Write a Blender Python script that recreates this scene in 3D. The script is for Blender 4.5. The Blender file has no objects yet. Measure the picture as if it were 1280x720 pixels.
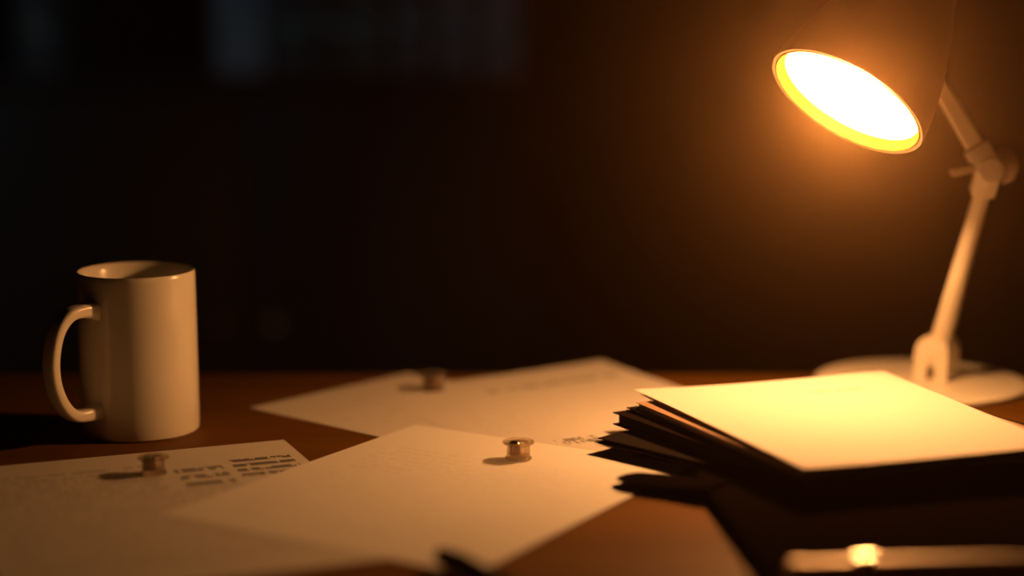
import bpy, bmesh, math, random
from mathutils import Vector, Matrix, noise
random.seed(4)
sc = bpy.context.scene
C = sc.collection
PI = math.pi

# ------------------------------------------------------------------ camera
F = 2300.0                      # focal length for a 1280 px wide frame
DESK = 0.75
EYE = 1.05
TH = math.atan(371 / F)         # camera looks 9 degrees down
cam_d = bpy.data.cameras.new('camera')
cam = bpy.data.objects.new('camera', cam_d); C.objects.link(cam)
cam.location = (0, 0, EYE)
cam.rotation_euler = (PI / 2 - TH, 0, 0)
cam_d.sensor_width = 36.0
cam_d.lens = F / 1280 * 36.0
cam_d.clip_start = 0.02
cam_d.dof.use_dof = True
cam_d.dof.focus_distance = 1.215
cam_d.dof.aperture_fstop = 1.4
cam_d.dof.aperture_blades = 0
sc.camera = cam

FW = Vector((0, math.cos(TH), -math.sin(TH)))
UP = Vector((0, math.sin(TH), math.cos(TH)))
RT = Vector((1, 0, 0))
EYEV = Vector((0, 0, EYE))


def ray(px, py):
    return RT * ((px - 640) / F) - UP * ((py - 360) / F) + FW


def G(px, py, z=0.0):
    """where a sight line meets the level z above the desk top"""
    d = ray(px, py)
    t = (DESK + z - EYE) / d.z
    return EYEV + d * t


def V(px, py, Y):
    """where a sight line meets the upright plane at distance Y"""
    d = ray(px, py)
    return EYEV + d * (Y / d.y)


# ------------------------------------------------------------------ materials
def mat(name, col, rough=0.5, metal=0.0, bump=0.0, bscale=200.0, var=0.0, vscale=8.0, coat=0.0,
        trans=0.0, ior=1.45, spec=0.5):
    m = bpy.data.materials.new(name); m.use_nodes = True
    nt = m.node_tree; b = nt.nodes['Principled BSDF']
    b.inputs['Base Color'].default_value = (*col, 1)
    b.inputs['Roughness'].default_value = rough
    b.inputs['Metallic'].default_value = metal
    b.inputs['Coat Weight'].default_value = coat
    b.inputs['Transmission Weight'].default_value = trans
    b.inputs['IOR'].default_value = ior
    b.inputs['Specular IOR Level'].default_value = spec
    tc = nt.nodes.new('ShaderNodeTexCoord')
    if var > 0:
        n = nt.nodes.new('ShaderNodeTexNoise'); n.inputs['Scale'].default_value = vscale
        n.inputs['Detail'].default_value = 5
        nt.links.new(tc.outputs['Object'], n.inputs['Vector'])
        mx = nt.nodes.new('ShaderNodeMix'); mx.data_type = 'RGBA'
        mx.inputs['A'].default_value = (*[c * (1 - var) for c in col], 1)
        mx.inputs['B'].default_value = (*[min(1, c * (1 + var)) for c in col], 1)
        nt.links.new(n.outputs['Fac'], mx.inputs['Factor'])
        nt.links.new(mx.outputs['Result'], b.inputs['Base Color'])
    if bump > 0:
        n2 = nt.nodes.new('ShaderNodeTexNoise'); n2.inputs['Scale'].default_value = bscale
        n2.inputs['Detail'].default_value = 3
        nt.links.new(tc.outputs['Object'], n2.inputs['Vector'])
        bp = nt.nodes.new('ShaderNodeBump'); bp.inputs['Strength'].default_value = bump
        bp.inputs['Distance'].default_value = 0.001
        nt.links.new(n2.outputs['Fac'], bp.inputs['Height'])
        nt.links.new(bp.outputs['Normal'], b.inputs['Normal'])
    return m


def wood(name, c1, c2, rough=0.4, scale=(3, 40, 40), spec=0.5):
    m = bpy.data.materials.new(name); m.use_nodes = True
    nt = m.node_tree; b = nt.nodes['Principled BSDF']
    tc = nt.nodes.new('ShaderNodeTexCoord'); mp = nt.nodes.new('ShaderNodeMapping')
    mp.inputs['Scale'].default_value = scale
    nt.links.new(tc.outputs['Object'], mp.inputs['Vector'])
    n = nt.nodes.new('ShaderNodeTexNoise'); n.inputs['Scale'].default_value = 1.0
    n.inputs['Detail'].default_value = 8; n.inputs['Distortion'].default_value = 0.6
    nt.links.new(mp.outputs['Vector'], n.inputs['Vector'])
    cr = nt.nodes.new('ShaderNodeValToRGB')
    cr.color_ramp.elements[0].position = 0.3; cr.color_ramp.elements[0].color = (*c1, 1)
    cr.color_ramp.elements[1].position = 0.7; cr.color_ramp.elements[1].color = (*c2, 1)
    nt.links.new(n.outputs['Fac'], cr.inputs['Fac'])
    nt.links.new(cr.outputs['Color'], b.inputs['Base Color'])
    bp = nt.nodes.new('ShaderNodeBump'); bp.inputs['Strength'].default_value = 0.15
    bp.inputs['Distance'].default_value = 0.0005
    nt.links.new(n.outputs['Fac'], bp.inputs['Height'])
    nt.links.new(bp.outputs['Normal'], b.inputs['Normal'])
    b.inputs['Roughness'].default_value = rough
    b.inputs['Specular IOR Level'].default_value = spec
    return m


def paper(name, col=(0.80, 0.78, 0.74), blocks=()):
    """printed sheet; blocks = (u0,u1,v0,v1, rows, char frequency, ink strength, threshold)"""
    m = bpy.data.materials.new(name); m.use_nodes = True
    nt = m.node_tree; b = nt.nodes['Principled BSDF']
    b.inputs['Roughness'].default_value = 0.75
    b.inputs['Specular IOR Level'].default_value = 0.25
    uv = nt.nodes.new('ShaderNodeUVMap')
    sp = nt.nodes.new('ShaderNodeSeparateXYZ'); nt.links.new(uv.outputs['UV'], sp.inputs[0])

    def M(op, a, bb=None):
        n = nt.nodes.new('ShaderNodeMath'); n.operation = op
        for i, s in enumerate((a, bb)):
            if s is None: continue
            if isinstance(s, (int, float)): n.inputs[i].default_value = s
            else: nt.links.new(s, n.inputs[i])
        return n.outputs[0]
    U, W = sp.outputs[0], sp.outputs[1]
    total = None
    for (u0, u1, v0, v1, rows, cf, ink, thr) in blocks:
        box = M('MULTIPLY', M('MULTIPLY', M('GREATER_THAN', U, u0), M('LESS_THAN', U, u1)),
                M('MULTIPLY', M('GREATER_THAN', W, v0), M('LESS_THAN', W, v1)))
        r = M('MULTIPLY', M('SUBTRACT', W, v0), rows / (v1 - v0))
        line = M('LESS_THAN', M('FRACT', r), 0.55)
        rid = M('FLOOR', r)
        cb = nt.nodes.new('ShaderNodeCombineXYZ')
        nt.links.new(M('MULTIPLY', U, cf), cb.inputs[0]); nt.links.new(M('MULTIPLY', rid, 3.7), cb.inputs[1])
        nt.links.new(M('MULTIPLY', W, cf * 0.4), cb.inputs[2])
        n = nt.nodes.new('ShaderNodeTexNoise'); n.inputs['Scale'].default_value = 1.0
        n.inputs['Detail'].default_value = 2
        nt.links.new(cb.outputs[0], n.inputs['Vector'])
        k = M('MULTIPLY', M('MULTIPLY', box, line), M('MULTIPLY', M('GREATER_THAN', n.outputs['Fac'], thr), ink))
        total = k if total is None else M('MAXIMUM', total, k)
    tc = nt.nodes.new('ShaderNodeTexCoord')
    n3 = nt.nodes.new('ShaderNodeTexNoise'); n3.inputs['Scale'].default_value = 14
    nt.links.new(tc.outputs['Object'], n3.inputs['Vector'])
    base = nt.nodes.new('ShaderNodeMix'); base.data_type = 'RGBA'
    base.inputs['A'].default_value = (*[c * .95 for c in col], 1); base.inputs['B'].default_value = (*col, 1)
    nt.links.new(n3.outputs['Fac'], base.inputs['Factor'])
    out = base.outputs['Result']
    if total is not None:
        mx = nt.nodes.new('ShaderNodeMix'); mx.data_type = 'RGBA'
        nt.links.new(total, mx.inputs['Factor']); nt.links.new(out, mx.inputs['A'])
        mx.inputs['B'].default_value = (0.05, 0.045, 0.045, 1)
        out = mx.outputs['Result']
    nt.links.new(out, b.inputs['Base Color'])
    return m


LAMP_COL = (1.0, 0.405, 0.12)
M_desk = wood('desk_wood', (0.125, 0.052, 0.004), (0.175, 0.073, 0.007), rough=0.6, scale=(2.5, 30, 30), spec=0.12)
M_darkwood = wood('dark_wood', (0.03, 0.018, 0.01), (0.05, 0.03, 0.016), rough=0.5, scale=(20, 20, 2))
M_floor = wood('floor_boards', (0.05, 0.028, 0.015), (0.09, 0.05, 0.028), rough=0.5, scale=(12, 1.5, 12))
M_wall = mat('wall_paint', (0.03, 0.014, 0.009), 0.85, bump=0.2, bscale=90, var=0.1, vscale=2)
M_ceil = mat('ceiling_paint', (0.10, 0.08, 0.06), 0.9, bump=0.1)
M_mug = mat('glazed_ceramic', (0.84, 0.80, 0.69), 0.22, coat=0.4, var=0.02)
M_lamp = mat('cream_enamel', (0.86, 0.80, 0.68), 0.35, var=0.03)
M_lampgrey = mat('joint_plastic', (0.45, 0.38, 0.30), 0.45, var=0.03)
M_brass = mat('yellow_reflector', (0.42, 0.30, 0.012), 0.6, spec=0.1, var=0.02)
M_steel = mat('steel', (0.55, 0.5, 0.45), 0.25, metal=1.0, var=0.05, vscale=40)
M_darksteel = mat('dark_steel', (0.30, 0.24, 0.20), 0.16, metal=1.0, var=0.05, vscale=40)
M_clear = mat('clear_acrylic', (0.95, 0.90, 0.82), 0.03, trans=1.0, ior=1.49, var=0.01)
_nt = M_clear.node_tree; _b = _nt.nodes['Principled BSDF']
_t = _nt.nodes.new('ShaderNodeBsdfTransparent'); _t.inputs[0].default_value = (0.85, 0.76, 0.64, 1)
_m = _nt.nodes.new('ShaderNodeMixShader'); _m.inputs[0].default_value = 0.42
_nt.links.new(_b.outputs[0], _m.inputs[1]); _nt.links.new(_t.outputs[0], _m.inputs[2])
_nt.links.new(_m.outputs[0], _nt.nodes['Material Output'].inputs['Surface'])
M_black = mat('black_plastic', (0.012, 0.011, 0.011), 0.35, var=0.1)
M_leather = mat('black_leather', (0.006, 0.004, 0.0035), 0.8, spec=0.0, bump=0.4, bscale=900, var=0.2, vscale=60)
M_folder = mat('dark_folder_card', (0.014, 0.010, 0.009), 0.8, spec=0.0, bump=0.2, bscale=500, var=0.15, vscale=30)
M_folder2 = mat('charcoal_card', (0.018, 0.014, 0.013), 0.75, spec=0.02, bump=0.2, bscale=500, var=0.15, vscale=30)
M_manila = mat('tan_card', (0.40, 0.26, 0.17), 0.7, bump=0.2, bscale=400, var=0.08, vscale=20)
M_pages = mat('page_edges', (0.30, 0.24, 0.19), 0.8, bump=0.3, bscale=1500, var=0.15, vscale=80)
M_pen = mat('pearl_barrel', (0.90, 0.76, 0.62), 0.50, metal=0.75, var=0.03)
M_gold = mat('gold_trim', (1.0, 0.95, 0.80), 0.24, metal=1.0, var=0.02)


# ------------------------------------------------------------------ mesh helpers
def obj(name, bm, m, parent=None, smooth=True):
    me = bpy.data.meshes.new(name)
    bmesh.ops.recalc_face_normals(bm, faces=bm.faces)
    bm.to_mesh(me); bm.free()
    if smooth:
        for p in me.polygons: p.use_smooth = True
        try: me.set_sharp_from_angle(angle=math.radians(38))
        except Exception: pass
    if m: me.materials.append(m)
    o = bpy.data.objects.new(name, me); C.objects.link(o)
    if parent: o.parent = parent
    return o


def tag(o, label=None, cat=None, group=None, kind=None):
    if label: o['label'] = label
    if cat: o['category'] = cat
    if group: o['group'] = group
    if kind: o['kind'] = kind
    return o


def thing(name, label, cat, loc=(0, 0, 0), rot=(0, 0, 0), group=None):
    o = bpy.data.objects.new(name, None); C.objects.link(o)
    o.location = loc; o.rotation_euler = rot; o.empty_display_size = 0.02
    return tag(o, label, cat, group)


def box(bm, x0, x1, y0, y1, z0, z1, bev=0.0, mtx=None, seg=2):
    r = bmesh.ops.create_cube(bm, size=1.0)
    vs = r['verts']
    for v in vs:
        v.co = Vector(((x0 + x1) / 2 + v.co.x * (x1 - x0), (y0 + y1) / 2 + v.co.y * (y1 - y0),
                       (z0 + z1) / 2 + v.co.z * (z1 - z0)))
    if bev > 0:
        es = list({e for v in vs for e in v.link_edges})
        rr = bmesh.ops.bevel(bm, geom=es, offset=bev, segments=seg, affect='EDGES', profile=0.5)
        vs = list({v for f in rr['faces'] for v in f.verts} | {v for v in vs if v.is_valid})
    if mtx is not None:
        for v in vs: v.co = mtx @ v.co
    return bm


def lathe(bm, prof, n=64, mtx=None, close=False):
    """prof: list of (r, z)"""
    rings = []
    for (r, z) in prof:
        if r < 1e-6:
            rings.append([bm.verts.new((0, 0, z))])
        else:
            rings.append([bm.verts.new((r * math.cos(2 * PI * k / n), r * math.sin(2 * PI * k / n), z)) for k in range(n)])
    seq = list(zip(rings, rings[1:])) + ([(rings[-1], rings[0])] if close else [])
    for a, b in seq:
        if len(a) == 1 and len(b) == 1: continue
        for k in range(n):
            k2 = (k + 1) % n
            if len(a) == 1: bm.faces.new((a[0], b[k], b[k2]))
            elif len(b) == 1: bm.faces.new((a[k], a[k2], b[0]))
            else: bm.faces.new((a[k], a[k2], b[k2], b[k]))
    if mtx is not None:
        for rg in rings:
            for v in rg: v.co = mtx @ v.co
    return bm


def axis_mtx(p, d, side=None):
    """frame at p with local z along d"""
    d = Vector(d).normalized()
    s = Vector(side) if side is not None else (Vector((0, 1, 0)) if abs(d.y) < 0.9 else Vector((1, 0, 0)))
    x = s.cross(d).normalized(); y = d.cross(x)
    m = Matrix((x, y, d)).transposed().to_4x4(); m.translation = p
    return m


def sweep(bm, pts, sec, ups=None, cap=True):
    """sweep section sec(k)->[(a,b)...] along pts"""
    rings = []
    n = len(pts)
    for i, p in enumerate(pts):
        t = (pts[min(i + 1, n - 1)] - pts[max(i - 1, 0)]).normalized()
        u = ups[i] if ups else Vector((0, 0, 1))
        s = t.cross(u).normalized(); uu = s.cross(t)
        rings.append([bm.verts.new(p + s * a + uu * b) for (a, b) in sec(i / (n - 1))])
    m = len(rings[0])
    for a, b in zip(rings, rings[1:]):
        for k in range(m):
            bm.faces.new((a[k], a[(k + 1) % m], b[(k + 1) % m], b[k]))
    if cap:
        bm.faces.new(rings[0]); bm.faces.new(rings[-1])
    return bm


def ell(a, b, n=16):
    return [(a * math.cos(2 * PI * k / n), b * math.sin(2 * PI * k / n)) for k in range(n)]


def prism(bm, pts, z0, z1, bev=0.0):
    """upright prism from ground outline pts (x,y)"""
    a = [bm.verts.new((p[0], p[1], z0)) for p in pts]
    b = [bm.verts.new((p[0], p[1], z1)) for p in pts]
    n = len(pts)
    fs = [bm.faces.new(a), bm.faces.new(b)]
    for k in range(n):
        fs.append(bm.faces.new((a[k], a[(k + 1) % n], b[(k + 1) % n], b[k])))
    if bev > 0:
        es = list({e for f in fs for e in f.edges})
        bmesh.ops.bevel(bm, geom=es, offset=bev, segments=2, affect='EDGES', profile=0.5)
    return bm


# ------------------------------------------------------------------ the room
def slab(name, x0, x1, y0, y1, z0, z1, m):
    bm = bmesh.new(); box(bm, x0, x1, y0, y1, z0, z1)
    return tag(obj(name, bm, m, smooth=False), kind='structure')

X0, X1, Y0, Y1, ZC = -2.2, 2.2, -1.2, 3.1, 2.6
slab('floor', X0 - .1, X1 + .1, Y0 - .1, Y1 + .1, -0.1, 0.0, M_floor)
slab('ceiling', X0 - .1, X1 + .1, Y0 - .1, Y1 + .1, ZC, ZC + .1, M_ceil)
slab('wall_back', X0 - .1, X1 + .1, Y1, Y1 + .1, 0, ZC, M_wall)
slab('wall_front', X0 - .1, X1 + .1, Y0 - .1, Y0, 0, ZC, M_wall)
slab('wall_right', X1, X1 + .1, Y0, Y1, 0, ZC, M_wall)
WY0, WY1, WZ0, WZ1 = 0.9, 2.2, 1.0, 2.2
bm = bmesh.new()
box(bm, X0 - .1, X0, Y0, WY0, 0, ZC); box(bm, X0 - .1, X0, WY1, Y1, 0, ZC)
box(bm, X0 - .1, X0, WY0, WY1, 0, WZ0); box(bm, X0 - .1, X0, WY0, WY1, WZ1, ZC)
tag(obj('wall_left', bm, M_wall, smooth=False), kind='structure')
bm = bmesh.new()
for (a, b, c, d) in ((WY0, WY0 + .05, WZ0, WZ1), (WY1 - .05, WY1, WZ0, WZ1), (WY0 + .05, WY1 - .05, WZ0, WZ0 + .05),
                     (WY0 + .05, WY1 - .05, WZ1 - .05, WZ1), (1.53, 1.57, WZ0 + .05, WZ1 - .05)):
    box(bm, X0 - .075, X0 - .025, a, b, c, d, 0.004)
win = tag(obj('added_window', bm, M_darkwood, smooth=False), kind='structure')  # added out of view, as an opening for the cool binder fill
M_glass = bpy.data.materials.new('window_glass'); M_glass.use_nodes = True
nt = M_glass.node_tree
for n in list(nt.nodes):
    if n.type == 'BSDF_PRINCIPLED': nt.nodes.remove(n)
tr = nt.nodes.new('ShaderNodeBsdfTransparent'); gl = nt.nodes.new('ShaderNodeBsdfGlossy'); gl.inputs['Roughness'].default_value = 0.05
mxs = nt.nodes.new('ShaderNodeMixShader'); mxs.inputs[0].default_value = 0.08
nt.links.new(tr.outputs[0], mxs.inputs[1]); nt.links.new(gl.outputs[0], mxs.inputs[2])
nt.links.new(mxs.outputs[0], nt.nodes['Material Output'].inputs['Surface'])
bm = bmesh.new(); box(bm, X0 - .053, X0 - .047, WY0 + .05, 1.53, WZ0 + .05, WZ1 - .05)
box(bm, X0 - .053, X0 - .047, 1.57, WY1 - .05, WZ0 + .05, WZ1 - .05)
obj('added_window_pane', bm, M_glass, win, smooth=False)
bm = bmesh.new(); box(bm, X0, X1, Y1 - .015, Y1, 0, .09, .004)
tag(obj('baseboard_back', bm, M_darkwood, smooth=False), kind='structure')

# ------------------------------------------------------------------ desk
desk_far = G(640, 466).y
t = thing('desk', 'brown wooden desk with a warm lamplit top covered in papers', 'desk', (0, 0.95, 0))
DX0, DX1, DY0, DY1 = -0.85, 0.80, 0.62, desk_far
bm = bmesh.new(); box(bm, DX0, DX1, DY0 - .95, DY1 - .95, DESK - .03, DESK, .004)
obj('desktop', bm, M_desk, t)
for sx in (DX0 + .03, DX1 - .08):
    for sy in (DY0 + .03, DY1 - .08):
        bm = bmesh.new(); box(bm, sx, sx + .05, sy - .95, sy + .05 - .95, 0, DESK - .03, .004)
        obj('leg', bm, M_desk, t)
bm = bmesh.new()
box(bm, DX0 + .08, DX1 - .08, DY1 - .07 - .95, DY1 - .05 - .95, DESK - .13, DESK - .03, .002)
obj('apron', bm, M_desk, t)

# ------------------------------------------------------------------ bookcase and binders far behind
YB = 2.72
def wx(px): return V(px, 60, YB).x
zs = V(640, 93, YB).z            # level of the shelf the binders stand on
bx0, bx1 = wx(-60), wx(662)
BD = 3.08
t = thing('bookcase', 'dark wooden bookcase against the far wall behind the desk, lost in shadow', 'bookcase', ((bx0 + bx1) / 2, YB + .15, 0))
hw = (bx1 - bx0) / 2
def loc(bm, *a, **k):
    return box(bm, *a, **k)
ox, oy = (bx0 + bx1) / 2, YB + .15
for s in (-1, 1):
    bm = bmesh.new(); x = s * (hw + .012)
    box(bm, x - .012, x + .012, YB - .03 - oy, BD - oy, 0, 1.95, .003); obj('side_panel', bm, M_darkwood, t)
for z in (zs, zs + .40, zs + .78):
    bm = bmesh.new(); box(bm, -hw, hw, YB - .02 - oy, BD - oy, z - .022, z, .002); obj('shelf', bm, M_darkwood, t)
bm = bmesh.new(); box(bm, -hw, hw, BD - .008 - oy, BD - oy, 0, 1.95); obj('back_panel', bm, M_darkwood, t)
for s in (-1, 1):
    bm = bmesh.new(); a, b = (-hw + .004, -.003) if s < 0 else (.003, hw - .004)
    box(bm, a, b, YB - .02 - oy, YB - oy, .06, zs - .03, .004); d = obj('door', bm, M_darkwood, t)
    bm = bmesh.new(); lathe(bm, [(0, 0), (.006, 0), (.006, .012), (.013, .018), (.013, .024), (0, .028)], 24,
                            axis_mtx(Vector((s * .04, YB - .02 - oy, zs * .6)), (0, -1, 0))); obj('knob', bm, M_steel, d)

binders = [  # left px, right px, colour, label
    (18, 76, (0.10, 0.14, 0.17), 'blue-grey ring binder at the far left of the shadowed shelf, standing alone'),
    (268, 333, (0.46, 0.56, 0.66), 'wide pale blue ring binder, the brightest on the shadowed shelf'),
    (336, 396, (0.10, 0.16, 0.17), 'dark teal ring binder beside the wide pale blue binder'),
    (399, 434, (0.10, 0.11, 0.10), 'narrow dark grey ring binder right of the teal binder'),
    (437, 478, (0.22, 0.25, 0.22), 'grey-green ring binder in the middle of the shadowed shelf row'),
    (490, 535, (0.30, 0.31, 0.32), 'mid grey ring binder after the gap right of the grey-green one'),
    (546, 592, (0.42, 0.42, 0.42), 'light grey ring binder, second from the right end of the shelf'),
    (602, 650, (0.52, 0.50, 0.50), 'pale grey ring binder at the right end of the shadowed shelf'),
]
for i, (a, b, col, lab) in enumerate(binders):
    xa, xb = wx(a), wx(b); w = xb - xa
    r = thing('ring_binder', lab, 'binder', ((xa + xb) / 2, YB, zs), group='ring binders on the shadowed shelf')
    m = mat('binder_cloth', col, 0.6, bump=0.2, bscale=300, var=0.1, vscale=20)
    bm = bmesh.new()
    box(bm, -w / 2, -w / 2 + .003, 0, .28, 0, .31, .001); box(bm, w / 2 - .003, w / 2, 0, .28, 0, .31, .001)
    box(bm, -w / 2, w / 2, 0, .003, 0, .31, .001)
    obj('cover', bm, m, r, smooth=False)
    bm = bmesh.new(); box(bm, -w / 2 + .006, w / 2 - .006, .02, .27, .006, .30, .001)
    obj('pages', bm, M_pages, r, smooth=False)
    bm = bmesh.new(); box(bm, -w * .36, w * .36, -.0012, .0, .17, .27, .0004)
    obj('spine_label', bm, mat('label_card', tuple(min(.7, c * 1.25) for c in col), 0.7, var=.05), r, smooth=False)
    bm = bmesh.new(); lathe(bm, [(.008, 0), (.011, .0015), (.0135, 0), (.0135, -.001), (.008, -.001)], 28,
                            axis_mtx(Vector((0, -.001, .07)), (0, -1, 0)), close=True)
    obj('finger_ring', bm, M_steel, r)


# ------------------------------------------------------------------ papers
def sheet(name, c, m, zf, label, cat='paper', nu=40, nv=52, thick=0.00012, group=None):
    """c: four ground corners (far left, far right, near right, near left); zf(u,v) height above the desk"""
    o0 = (c[0] + c[1] + c[2] + c[3]) / 4; o0.z = DESK
    bm = bmesh.new(); uvl = bm.loops.layers.uv.new('UVMap')
    g = []
    for j in range(nv + 1):
        v = j / nv; row = []
        for i in range(nu + 1):
            u = i / nu
            p = (c[0] * (1 - u) + c[1] * u) * (1 - v) + (c[3] * (1 - u) + c[2] * u) * v
            row.append(bm.verts.new((p.x - o0.x, p.y - o0.y, zf(u, v))))
        g.append(row)
    for j in range(nv):
        for i in range(nu):
            f = bm.faces.new((g[j][i], g[j + 1][i], g[j + 1][i + 1], g[j][i + 1]))
            for l, (a, b) in zip(f.loops, ((i, j), (i, j + 1), (i + 1, j + 1), (i + 1, j))):
                l[uvl].uv = (a / nu, 1 - b / nv)
    ob = obj(name, bm, m)
    md = ob.modifiers.new('thickness', 'SOLIDIFY'); md.thickness = thick; md.offset = 1
    es = ob.modifiers.new('crisp_edges', 'EDGE_SPLIT'); es.split_angle = math.radians(40)
    ob.location = o0
    return tag(ob, label, cat, group)


def wav(seed, amp, sc_=3.0):
    return lambda u, v: amp * (0.5 + 0.5 * noise.noise(Vector((u * sc_ + seed, v * sc_, seed * 2.3))))


def rect(corner, e, along, down):
    """corner = far left; e = unit direction of far edge"""
    e = Vector((e[0], e[1], 0)).normalized(); p = Vector((e.y, -e.x, 0))
    return [corner, corner + e * along, corner + e * along + p * down, corner + p * down]

# left sheet: far right corner and the line of its far edge read off the photograph
fr = G(355, 550); fl = G(0, 583); e = (fr - fl).normalized()
Lc = rect(fr - e * 0.216, e, 0.216, 0.279)
def uv_of(c, px, py):
    p = G(px, py); ex = c[1] - c[0]; ey = c[3] - c[0]
    d = p - c[0]
    return d.dot(ex) / ex.length_squared, 1 - d.dot(ey) / ey.length_squared
def blk(c, x0, y0, x1, y1, rows, cf, ink, thr):
    a = uv_of(c, x0, y0); b = uv_of(c, x1, y1)
    return (min(a[0], b[0]), max(a[0], b[0]), min(a[1], b[1]), max(a[1], b[1]), rows, cf, ink, thr)
def blkuv(u0, u1, v0, v1, rows, cf, ink, thr): return (u0, u1, v0, v1, rows, cf, ink, thr)
left_blocks = [
    blkuv(0.60, 0.745, 0.66, 0.845, 3, 46, 0.66, 0.43),
    blkuv(0.775, 0.965, 0.70, 0.875, 4, 56, 0.85, 0.43),
    blkuv(0.05, 0.55, 0.66, 0.90, 6, 55, 0.28, 0.47),
    blkuv(0.06, 0.90, 0.12, 0.66, 16, 60, 0.20, 0.46),
]
M_pl = paper('printed_sheet_left', (0.68, 0.65, 0.60), left_blocks)
wl = wav(1.3, 0.0012)
sheet('paper_sheet', Lc, M_pl, lambda u, v: 0.0001 + wl(u, v) * .05,
      'white sheet with dark printed blocks lying in front of the mug', 'paper', group='loose printed sheets on the desk')

# middle sheet
B = G(868, 583); A = G(528, 533); e = (B - A).normalized()
Mc = rect(B - e * 0.216, e, 0.216, 0.262)
M_pm = paper('printed_sheet_middle', (0.82, 0.80, 0.76), [blkuv(0.10, 0.92, 0.10, 0.80, 20, 60, 0.07, 0.5)])
wm = wav(5.1, 0.0014, 2.4)
def zmid(u, v):
    z = 0.0004 + wm(u, v) * .9 * max(0, min(1, (u - .35) * 2)) * 4 * v * (1 - v)
    return z
sheet('paper_sheet', Mc, M_pm, zmid, 'bright nearly blank white sheet in the middle, reaching the dark pile',
      'paper', group='loose printed sheets on the desk')

# far pair
Lp = G(312, 510)
far1 = [Lp, Lp + Vector((.66, .75, 0)).normalized() * .165]
e1 = (far1[1] - Lp).normalized(); q = Vector((e1.y, -e1.x, 0))
Fc1 = [Lp, far1[1], far1[1] + q * .279, Lp + q * .279]
M_pf = paper('printed_sheet_far', (0.64, 0.61, 0.57), [blkuv(0.1, 0.9, 0.2, 0.9, 14, 50, 0.08, 0.5)])
wf = wav(9.7, 0.001)
sheet('paper_sheet', Fc1, M_pf, lambda u, v: 0.0001 + wf(u, v) * .1, 'white sheet behind the middle one, its sharp corner pointing left past the mug',
      'paper', group='loose printed sheets on the desk')
L2 = G(452, 491)
F2 = G(694, 462)
e2 = (F2 - L2).normalized()
Fc2 = rect(L2, e2, 0.216, 0.262)
_a = uv_of(Fc2, 682, 548); _b2 = uv_of(Fc2, 752, 549)
print('UV', _a, _b2)
M_pf2 = paper('printed_sheet_far_top', (0.64, 0.61, 0.57), [
    blkuv(0.38, 0.92, 0.80, 0.86, 1, 26, 0.5, 0.44), blkuv(_a[0], _b2[0], min(_a[1], _b2[1]) - .012, max(_a[1], _b2[1]) + .012, 1, 62, 0.7, 0.5),
    blkuv(0.10, 0.92, 0.35, 0.76, 10, 50, 0.06, 0.5)])
wg = wav(12.7, 0.001)
sheet('paper_sheet', Fc2, M_pf2, lambda u, v: 0.0004 + wg(u, v) * .5 * u + 0.003 * (u * (1 - v)) ** 3,
      'blurred white sheet farthest back on the desk, with faint print', 'paper', group='loose printed sheets on the desk')


# ------------------------------------------------------------------ push pins
def push_pin(p, z, label, s=1.0, rz=0.0):
    t = thing('push_pin', label, 'push pin', (p.x, p.y, DESK + z), (0, 0, rz), 'clear push pins in the sheets')
    prof = [(0, 0), (.0082, 0), (.0087, .0005), (.0087, .0012), (.0080, .0018), (.0076, .0028), (.0075, .0062), (.0077, .0092),
            (.0086, .0100), (.0102, .0106), (.0104, .0112), (.0101, .0118), (.0080, .0121), (.0066, .0118), (.0064, .0032), (0, .0030)]
    bm = bmesh.new(); lathe(bm, [(r * s, h * s) for r, h in prof], 48); obj('grip', bm, M_clear, t)
    bm = bmesh.new(); lathe(bm, [(0, .0031), (.0036, .0031), (.0036, .0108), (.0030, .0114), (0, .0115)], 28,
                            Matrix.Translation((-.0022, 0, 0)))
    obj('core', bm, M_darksteel, t)['label'] = 'dark steel core inside the clear grip'
    return t
push_pin(G(648, 573, .0015), .0012, 'clear push pin standing on the bright middle sheet, the sharpest of the three')
push_pin(G(192, 591, .001), .0004, 'clear push pin in the printed sheet in front of the mug', 0.96, .3)
push_pin(G(541, 487, .001), .0010, 'blurred clear push pin on the far edge of the back sheets', 1.05, .8)

# ------------------------------------------------------------------ mug
MR, MH = 0.0402, 0.1120
mc = G(176.5, 537)
t = thing('mug', 'plain cream ceramic mug with a round handle, lit from the right', 'mug', (mc.x, mc.y, DESK))
bm = bmesh.new()
th = .0036
lathe(bm, [(0, .003), (MR * .80, .003), (MR * .84, 0), (MR * .95, 0), (MR * .99, .0015), (MR * 1.002, .005), (MR * 1.0, MH * .5),
           (MR * .992, MH - .004), (MR * .99, MH - .0012), (MR * .972, MH), (MR * .945, MH - .0012), (MR - th, MH - .005),
           (MR - th, .014), (MR * .80, .0085), (0, .008)], 96)
body = obj('body', bm, M_mug, t)
az = math.radians(47)            # turned left from the camera
to_cam = Vector((-mc.x, -mc.y, 0)).normalized()
hd = Matrix.Rotation(-az, 3, 'Z') @ to_cam
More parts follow.
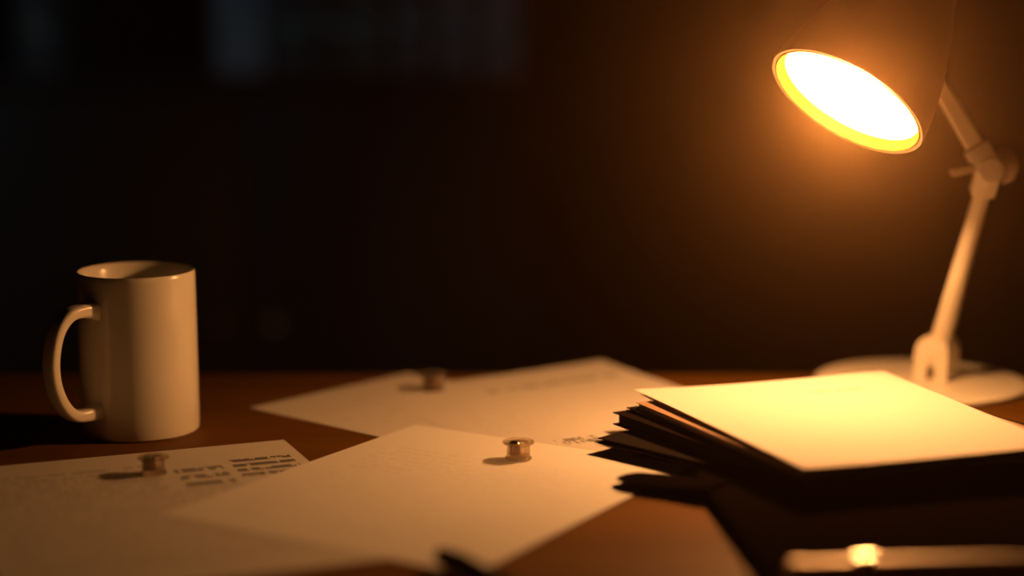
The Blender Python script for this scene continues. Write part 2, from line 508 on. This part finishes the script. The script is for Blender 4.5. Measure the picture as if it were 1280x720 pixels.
# handle curve: (outward distance, height)
hp = [(MR - .004, .0885), (MR + .010, .0905), (MR + .022, .0885), (MR + .0315, .0790), (MR + .0365, .0625), (MR + .0358, .0455),
      (MR + .0295, .0305), (MR + .020, .0215), (MR + .008, .0200), (MR - .004, .0215)]
def catmull(P, n=8):
    out = []
    for i in range(len(P) - 1):
        p0 = P[max(i - 1, 0)]; p1 = P[i]; p2 = P[i + 1]; p3 = P[min(i + 2, len(P) - 1)]
        for k in range(n):
            s = k / n
            out.append(0.5 * ((2 * p1) + (p2 - p0) * s + (2 * p0 - 5 * p1 + 4 * p2 - p3) * s * s + (3 * p1 - p0 - 3 * p2 + p3) * s ** 3))
    out.append(P[-1]); return out
hpts = catmull([hd * r + Vector((0, 0, z)) for r, z in hp], 7)
side = hd.cross(Vector((0, 0, 1)))
def hsec(s):
    k = 1 + .9 * (abs(s - .5) * 2) ** 7
    a, b = .0040 * k, .0060 * (1 + .3 * (abs(s - .5) * 2) ** 7)
    sq = lambda v: math.copysign(abs(v) ** .55, v)
    return [(a * sq(math.cos(2 * PI * q / 28)), b * sq(math.sin(2 * PI * q / 28))) for q in range(28)]
bm = bmesh.new(); sweep(bm, hpts, hsec, ups=[side] * len(hpts))
obj('handle', bm, M_mug, t)

# ------------------------------------------------------------------ desk lamp
ld = G(1150, 481)                        # middle of the foot
LY = 1.235                                # distance of the lamp mouth
HC = V(1058, 128, LY)
vd = ray(1058, 128).normalized()
rr = vd.cross(Vector((0, 0, 1))).normalized(); uu = rr.cross(vd)
wv = (-.5 * rr - .866 * uu).normalized()
NRM = (-vd * .40 + wv * .9165).normalized()       # the way the mouth faces
fd = (HC - EYEV).dot(FW)
RM = 105.5 / F * fd
lamp = thing('desk_lamp', 'cream jointed desk lamp glowing at the right, its round foot behind the folder pile', 'lamp', (ld.x, ld.y, DESK))
def lobj(name, bm, m, parent=lamp, top=True, smooth=True):
    o = obj(name, bm, m, parent, smooth)
    if parent is lamp:
        o.data.transform(Matrix.Translation(-Vector((ld.x, ld.y, DESK))))
    else:
        o.data.transform(Matrix.Translation(-Vector((ld.x, ld.y, DESK))))
    return o
RB = 131 / F * (ld - EYEV).dot(FW)
bm = bmesh.new()
lathe(bm, [(0, 0), (RB - .002, 0), (RB, .001), (RB, .003), (RB - .0012, .0042), (RB - .005, .005), (RB * .3, .0056), (0, .0058)], 96,
      Matrix.Translation(ld))
lobj('foot', bm, M_lamp)
# clevis: an arched fork straddling the arm foot
cc = G(1169, 482); cc.z = DESK + .0053
cw = (1194 - 1143) / F * (cc - EYEV).dot(FW) * .5
ch = (478 - 415) / F * (cc - EYEV).dot(FW) * .92
el = V(1236, 212, 1.31)                 # elbow
a0 = cc + Vector((0, 0, ch * .62))
lean = (el - a0).normalized()
tilt = math.atan2(lean.x, lean.z) * .75
mt = Matrix.Translation(cc) @ Matrix.Rotation(math.radians(-34), 4, 'Z')
def arch(bm, y0, y1, w, h, gap, gh):
    """plate standing in the xz plane with an arched top and a slot in its foot"""
    out = []
    for k in range(17):
        an = PI * k / 16
        out.append((w * math.cos(an) * (1 if k not in (0, 16) else 1), h - w + w * math.sin(an)))
    pts = [(w, 0)] + out + [(-w, 0), (-gap, 0), (-gap * .8, gh * .7), (0, gh), (gap * .8, gh * .7), (gap, 0)]
    pts = [(x + tilt * .35 * z, z) for x, z in pts]
    A_ = [bm.verts.new((x, y0, z)) for x, z in pts]; B_ = [bm.verts.new((x, y1, z)) for x, z in pts]
    n = len(pts); fs = [bm.faces.new(A_), bm.faces.new(B_)]
    for k in range(n): fs.append(bm.faces.new((A_[k], A_[(k + 1) % n], B_[(k + 1) % n], B_[k])))
    bmesh.ops.triangulate(bm, faces=fs[:2])
    return bm
for (y0, y1) in ((-.0125, -.0055), (.0055, .0125)):
    bm = bmesh.new(); arch(bm, y0, y1, cw * .84, ch, cw * .24, ch * .42)
    bmesh.ops.transform(bm, matrix=mt, verts=bm.verts)
    lobj('fork_cheek', bm, M_lamp, smooth=False)
bm = bmesh.new(); lathe(bm, [(0, -.0135), (.0045, -.0135), (.0052, -.013), (.0052, .013), (.0045, .0135), (0, .0135)], 28,
                        mt @ axis_mtx(Vector((tilt * .35 * ch * .62, 0, ch * .62)), (0, 1, 0)))
lobj('pivot_bolt', bm, M_lamp)
# lower arm: ribbed tube
low0 = mt @ Vector((tilt * .35 * ch * .62, 0, ch * .55))
bm = bmesh.new()
L = (el - low0).length
prof = [(0, 0), (.0062, .0), (.0062, .016)]
z = .016
while z < L - .016:
    k = 1.12 - .32 * z / L
    prof += [(.0070 * k, z + .0006), (.0072 * k, z + .0022), (.0067 * k, z + .003)]; z += .0036
prof += [(.0056, L - .012), (.0070, L - .010), (.0070, L), (0, L)]
lathe(bm, prof, 28, axis_mtx(low0, el - low0))
lobj('lower_arm', bm, M_lamp)
# elbow
Ue = V(1130, 34, 1.325)
ud = (Ue - el).normalized()
bm = bmesh.new()
em = axis_mtx(el, (0, 1, 0), side=(0, 0, 1))
lathe(bm, [(0, -.008), (.0085, -.008), (.0100, -.0065), (.0100, .0065), (.0085, .008), (0, .008)], 32, em)
lobj('elbow_joint', bm, M_lamp)
bm = bmesh.new(); box(bm, -.009, .009, -.0065, .0065, -.022, .004, .003, mtx=axis_mtx(el, -lean * -1, side=(0, 1, 0)))
box(bm, -.0095, .0095, -.0075, .0075, -.004, .020, .003, mtx=axis_mtx(el, ud, side=(0, 1, 0)))
lobj('elbow_bracket', bm, M_lamp)
bm = bmesh.new()
lathe(bm, [(0, 0), (.004, 0), (.004, .008), (.0115, .009), (.0130, .011), (.0115, .0145), (0, .0155)], 9,
      axis_mtx(el + Vector((.0035, .004, .0015)), (1, .55, 0)))
lobj('elbow_knob', bm, M_lampgrey)
# small wing lever on the left of the elbow
bm = bmesh.new(); box(bm, -.003, .003, -.004, .004, -.0, .018, .0015, mtx=axis_mtx(el + Vector((-.010, -.002, .002)), (-.75, 0, -.18)))
lobj('wing_lever', bm, M_lampgrey)
# upper arm: flat strut that narrows upwards
bm = bmesh.new()
L = (Ue - el).length
pts = [el + ud * (.012 + (L - .012) * k / 12) for k in range(13)]
sweep(bm, pts, lambda s: [(a * (.0066 - .0022 * s), b * (.0040 - .001 * s)) for a, b in
                           ((-1, -.6), (-.75, -1), (.75, -1), (1, -.6), (1, .6), (.75, 1), (-.75, 1), (-1, .6))],
      ups=[Vector((0, -1, 0))] * 13)
lobj('upper_arm', bm, M_lamp)
# head bracket joining the strut to the shade neck
sm = axis_mtx(HC, -NRM)
neck = HC - NRM * .112
bm = bmesh.new()
pts = catmull([Ue - ud * .004, Ue + ud * .03 + Vector((0, -.006, .004)), neck + Vector((0.018, .045, .012)), neck + Vector((0, .012, .0))], 6)
sweep(bm, pts, lambda s: ell(.0045, .0045, 14), ups=[Vector((.3, -1, 0)).normalized()] * len(pts))
lobj('head_bracket', bm, M_lamp)
# shade
bm = bmesh.new()
outer = [(RM, 0), (RM + .0006, .002), (RM - .0005, .010), (RM * .93, .030), (RM * .83, .052), (RM * .68, .075), (RM * .53, .094), (RM * .46, .108),
         (RM * .45, .135), (RM * .40, .142), (0, .145)]
inner = [(0, .1435), (RM * .38, .1405), (RM * .43, .134), (RM * .44, .109), (RM * .51, .094), (RM * .66, .074), (RM * .81, .051), (RM * .90, .029), (RM - .003, .010),
         (RM - .0022, .0005)]
lathe(bm, outer + inner, 96, sm, close=True)
M_shade = mat('dimmed_cream_enamel', (0.14, 0.10, 0.07), 0.55, var=0.03)  # cream enamel with the dimness of its unlit outside put into the colour
shade = lobj('lamp_shade', bm, M_shade); shade['label'] = 'cream shade, coloured dark to look unlit'
# reflector lining, a separate yellow-coated ring round the diffuser
bm = bmesh.new()
RD = RM * .895
lathe(bm, [(RM - .0024, .0006), (RM - .0034, .0070), (RD + .0002, .0080), (RD + .0002, .0070), (RM - .0045, .0060), (RM - .0034, .0004)], 96, sm, close=True)
rf = lobj('reflector_ring', bm, M_brass, shade); rf['label'] = 'yellow reflector ring inside the shade mouth'
M_em = bpy.data.materials.new('lamp_glow'); M_em.use_nodes = True
nt = M_em.node_tree
for n in list(nt.nodes):
    if n.type == 'BSDF_PRINCIPLED': nt.nodes.remove(n)
em_ = nt.nodes.new('ShaderNodeEmission'); em_.inputs[0].default_value = (*LAMP_COL, 1); em_.inputs[1].default_value = 14
nt.links.new(em_.outputs[0], nt.nodes['Material Output'].inputs['Surface'])
bm = bmesh.new(); lathe(bm, [(0, .0020), (RD * .5, .0030), (RD * .85, .0056), (RD, .0070), (RD, .0080), (0, .0080)], 64, sm)
M_bulb = M_em.copy(); M_bulb.name = 'bulb_glow'
M_bulb.node_tree.nodes['Emission'].inputs[1].default_value = 860
bm2 = bmesh.new(); lathe(bm2, [(.013 * math.sin(PI * k / 20), .013 * -math.cos(PI * k / 20)) for k in range(21)], 40,
                         axis_mtx(HC - NRM * .001, -NRM))
bl = lobj('bulb', bm2, M_bulb, shade); bl['label'] = 'blown-out glowing bulb'
df = lobj('diffuser', bm, M_em, shade); df['label'] = 'glowing round diffuser'

# ------------------------------------------------------------------ the pile of folders
ZT = .030
tl = G(793, 487, ZT); tn = G(1005, 584, ZT); tf = G(1104, 466, ZT)
ex = (tf - tl); ey = (tn - tl)
exu = ex.normalized(); eyu = Vector((exu.y, -exu.x, 0))
def frame(px, py, z, rot=0.0):
    p = G(px, py, z); a = Matrix.Rotation(math.radians(rot), 3, 'Z')
    return p, a @ exu, a @ eyu
def slabquad(p, ux, uy, w, d): return [p, p + ux * w, p + ux * w + uy * d, p + uy * d]
Lx, Ly = ex.length, ey.length

def rounded(quad, r, n=6):
    out = []
    for i in range(4):
        p = quad[i]; a = (quad[i - 1] - p).normalized(); b = (quad[(i + 1) % 4] - p).normalized()
        c = p + (a + b) * r
        for k in range(n + 1):
            s = k / n * PI / 2
            out.append(c - b * r * math.cos(s) - a * r * math.sin(s))
    return out
def prism_o(name, quad, z0, z1, m, parent=None, r=.0, bev=.0005):
    o0 = (quad[0] + quad[2]) / 2
    pts = rounded(quad, r) if r > 0 else quad
    bm = bmesh.new(); prism(bm, [(p.x - o0.x, p.y - o0.y) for p in pts], 0, z1 - z0, bev)
    o = obj(name, bm, m, smooth=(r > 0))
    o.location = (o0.x, o0.y, DESK + z0)
    if parent is not None:
        o.parent = parent; o.location = Vector(o.location) - Vector(parent.location)
    return o
def folio(name, label, cat, quad, z0, z1, mcov, r, cov=.0012, inset=.004, mpage=M_pages):
    o0 = (quad[0] + quad[2]) / 2
    t = thing(name, label, cat, (o0.x, o0.y, DESK + z0))
    prism_o('cover', quad, z0, z0 + cov, mcov, t, r, cov * .3)
    a = (quad[1] - quad[0]).normalized(); b = (quad[3] - quad[0]).normalized()
    ins = [quad[0] + (a + b) * inset, quad[1] + (b - a) * inset, quad[2] - (a + b) * inset, quad[3] + (a - b) * inset]
    prism_o('pages', ins, z0 + cov, z1 - cov, mpage, t, 0, 0)
    prism_o('cover', quad, z1 - cov, z1, mcov, t, r, cov * .3)
    return t, quad

# bottom: black leather portfolio reaching out towards the camera
q = [G(866, 588, .007), None, None, G(975, 742, .007)]
ev = (q[3] - q[0]).normalized(); eu = Vector((-ev.y, ev.x, 0))
q[1] = q[0] + eu * .26; q[2] = q[3] + eu * .26
port, _ = folio('leather_portfolio', 'black leather portfolio under the whole pile, its strap curling left', 'portfolio', q, .0020, .0072, M_leather, .010, .0016, .004, M_folder)
fp = [G(791, 594, .0045), G(804, 598, .0045), G(832, 601, .0050), G(862, 604, .0055), G(905, 606, .0080)]
fpts = catmull(fp, 6)
bm = bmesh.new()
sweep(bm, fpts, lambda s: ell(.0205 * min(1, .30 + 2.8 * s) ** .6, .0016, 18), ups=[Vector((0, .1, 1)).normalized()] * len(fpts))
o = obj('strap', bm, M_leather); o.data.transform(Matrix.Translation(-Vector(port.location))); o.parent = port
def fan(px, py, z, back, inn):
    """sheet-like pile member: its far left corner is read off, its near left corner lies under the top sheet's"""
    p = G(px, py, z); nn = tn + exu * inn - eyu * back
    nn = Vector((nn.x, nn.y, p.z)); v = (nn - p); d = v.length; v.normalize()
    return p, Vector((-v.y, v.x, 0)), v, d
p, ux, uy, d = fan(747, 547, .0112, .030, .010)
folio('document_folder', 'charcoal card folder low in the pile, its sharp corner reaching farthest left', 'folder',
      slabquad(p, ux, uy, .23, d), .0074, .0112, M_folder2, 0, .0008, .008, M_folder)
p, ux, uy, d = fan(766, 515, .0200, .012, .004)
folio('document_folder', 'thick black card folder in the middle of the pile, bulging with papers', 'folder',
      slabquad(p, ux, uy, .215, d), .0114, .0200, M_folder, 0, .0008, .003, M_folder)
p, ux, uy, d = fan(783, 509, .0224, .009, .003)
folio('document_folder', 'thin charcoal folder resting under the tan folder near the top of the pile', 'folder',
      slabquad(p, ux, uy, .20, d), .0202, .0224, M_folder2, 0, .0005, .003, M_folder)
p, ux, uy, d = fan(795, 503, .0266, .004, .001)
folio('document_folder', 'tan card folder just beneath the bright top sheet of the pile', 'folder',
      slabquad(p, ux, uy, .192, d), .0226, .0266, M_manila, 0, .0005, .0015, M_pages)
# bright top sheet, slightly lifted and curved
tq = [tl, tl + exu * Lx, tl + exu * Lx * 1.0 + eyu * Ly, tl + eyu * Ly]
tq[2] = tl + exu * Lx + eyu * Ly
tq[3] = Vector(tn)
def ztop(u, v):
    sag = -.0012 * math.sin(PI * min(1, max(0, u * 1.15))) * (1 - .5 * v)
    return max(.0275, ZT + sag + .001 * u - .0008 * v)
M_pt = paper('notepad_sheet', (0.80, 0.75, 0.70), [blkuv(0.58, 0.80, 0.79, 0.84, 2, 30, 0.35, 0.46)])
tops = sheet('paper_sheet', tq, M_pt, ztop, 'brightly lit sheet with faint handwriting on top of the dark folder pile', 'paper')
# second sheet just under it
tq2 = [tl + exu * .003 + eyu * .003, tl + exu * (Lx - .001), tl + exu * (Lx - .002) + eyu * (Ly - .001), Vector(tn) + exu * .003]
sheet('paper_sheet', tq2, M_pm, lambda u, v: .0270 + .0001 * u, 'white sheet mostly hidden directly under the brightly lit top sheet', 'paper')

# ------------------------------------------------------------------ pens in front
def lathe_pen(name, label, cat, p0, d, r, parts):
    t = thing(name, label, cat, p0)
    m0 = axis_mtx(Vector((0, 0, 0)), d)
    for (nm, prof, m, lb) in parts:
        bm = bmesh.new(); lathe(bm, prof, 40, m0); o = obj(nm, bm, m, t)
        if lb: o['label'] = lb
    return t
r = .0074
p0 = G(984, 716, .0072 + r); p0.z = DESK + r + .0074
p1 = G(1280, 709, .0072 + r); d = (p1 - p0); d.z = 0; d.normalize()
lathe_pen('pen', 'pale thick pen with a shiny gold ring lying in front of the folder pile', 'pen', p0, d, r, [
    ('cap', [(0, 0), (.004, .0004), (.0062, .002), (.0066, .005), (.0062, .009), (.0056, .011), (.0060, .014), (.0062, .033), (0, .033)], M_pen, None),
    ('ring', [(0, .033), (.0066, .033), (.0080, .0336), (.0089, .0432), (.0080, .0440), (.0066, .044), (0, .044)], M_gold, 'shiny pale gold ring'),
    ('barrel', [(0, .044), (.0063, .044), (.0066, .06), (.0066, .11), (.0055, .132), (.0045, .137), (0, .138)], M_pen, None),
])
r = .0055
p0 = G(548, 697, r); p0.z = DESK + r + .0018
p1 = G(650, 748, r); d = (p1 - p0); d.z = 0; d.normalize(); 
lathe_pen('marker', 'black marker at the bottom edge of the frame, its tip on the papers', 'pen', p0, d, r, [
    ('cap', [(0, 0), (.003, .0003), (.0045, .003), (.0055, .010), (.0060, .034), (0, .034)], M_black, None),
    ('barrel', [(0, .034), (.0056, .034), (.0056, .12), (.0050, .124), (0, .125)], M_black, None),
    ('pocket_clip', [(.0060, .020), (.0064, .020), (.0064, .022), (.0060, .022)], M_steel, None),
])

# ------------------------------------------------------------------ light and air
w = bpy.data.worlds.new('night'); sc.world = w; w.use_nodes = True
nt = w.node_tree
nt.nodes['Background'].inputs[0].default_value = (0.02, 0.03, 0.05, 1)
nt.nodes['Background'].inputs[1].default_value = 0.02
vol = nt.nodes.new('ShaderNodeVolumeScatter')
vol.inputs['Color'].default_value = (1, .62, .30, 1)
vol.inputs['Density'].default_value = 0.036
vol.inputs['Anisotropy'].default_value = 0.94
nt.links.new(vol.outputs[0], nt.nodes['World Output'].inputs['Volume'])

ad = bpy.data.lights.new('binder_fill', 'AREA'); ad.shape = 'RECTANGLE'; ad.size = 1.3; ad.size_y = 1.2  # added unseen cool fill for the binders, beam kept off the desk
ad.energy = 0.42; ad.spread = math.radians(50); ad.color = (0.35, 0.80, 1.0)
ao = bpy.data.objects.new('binder_fill', ad); C.objects.link(ao)
ao.location = (X0 - .6, 1.2, 1.9)
ao.rotation_euler = (Vector((-.4, 2.7, 1.1)) - Vector(ao.location)).to_track_quat('-Z', 'Y').to_euler()

sc.view_settings.view_transform = 'Standard'
sc.view_settings.look = 'None'
sc.view_settings.exposure = 0.0
sc.view_settings.gamma = 1.0
sc.view_settings.use_curve_mapping = False
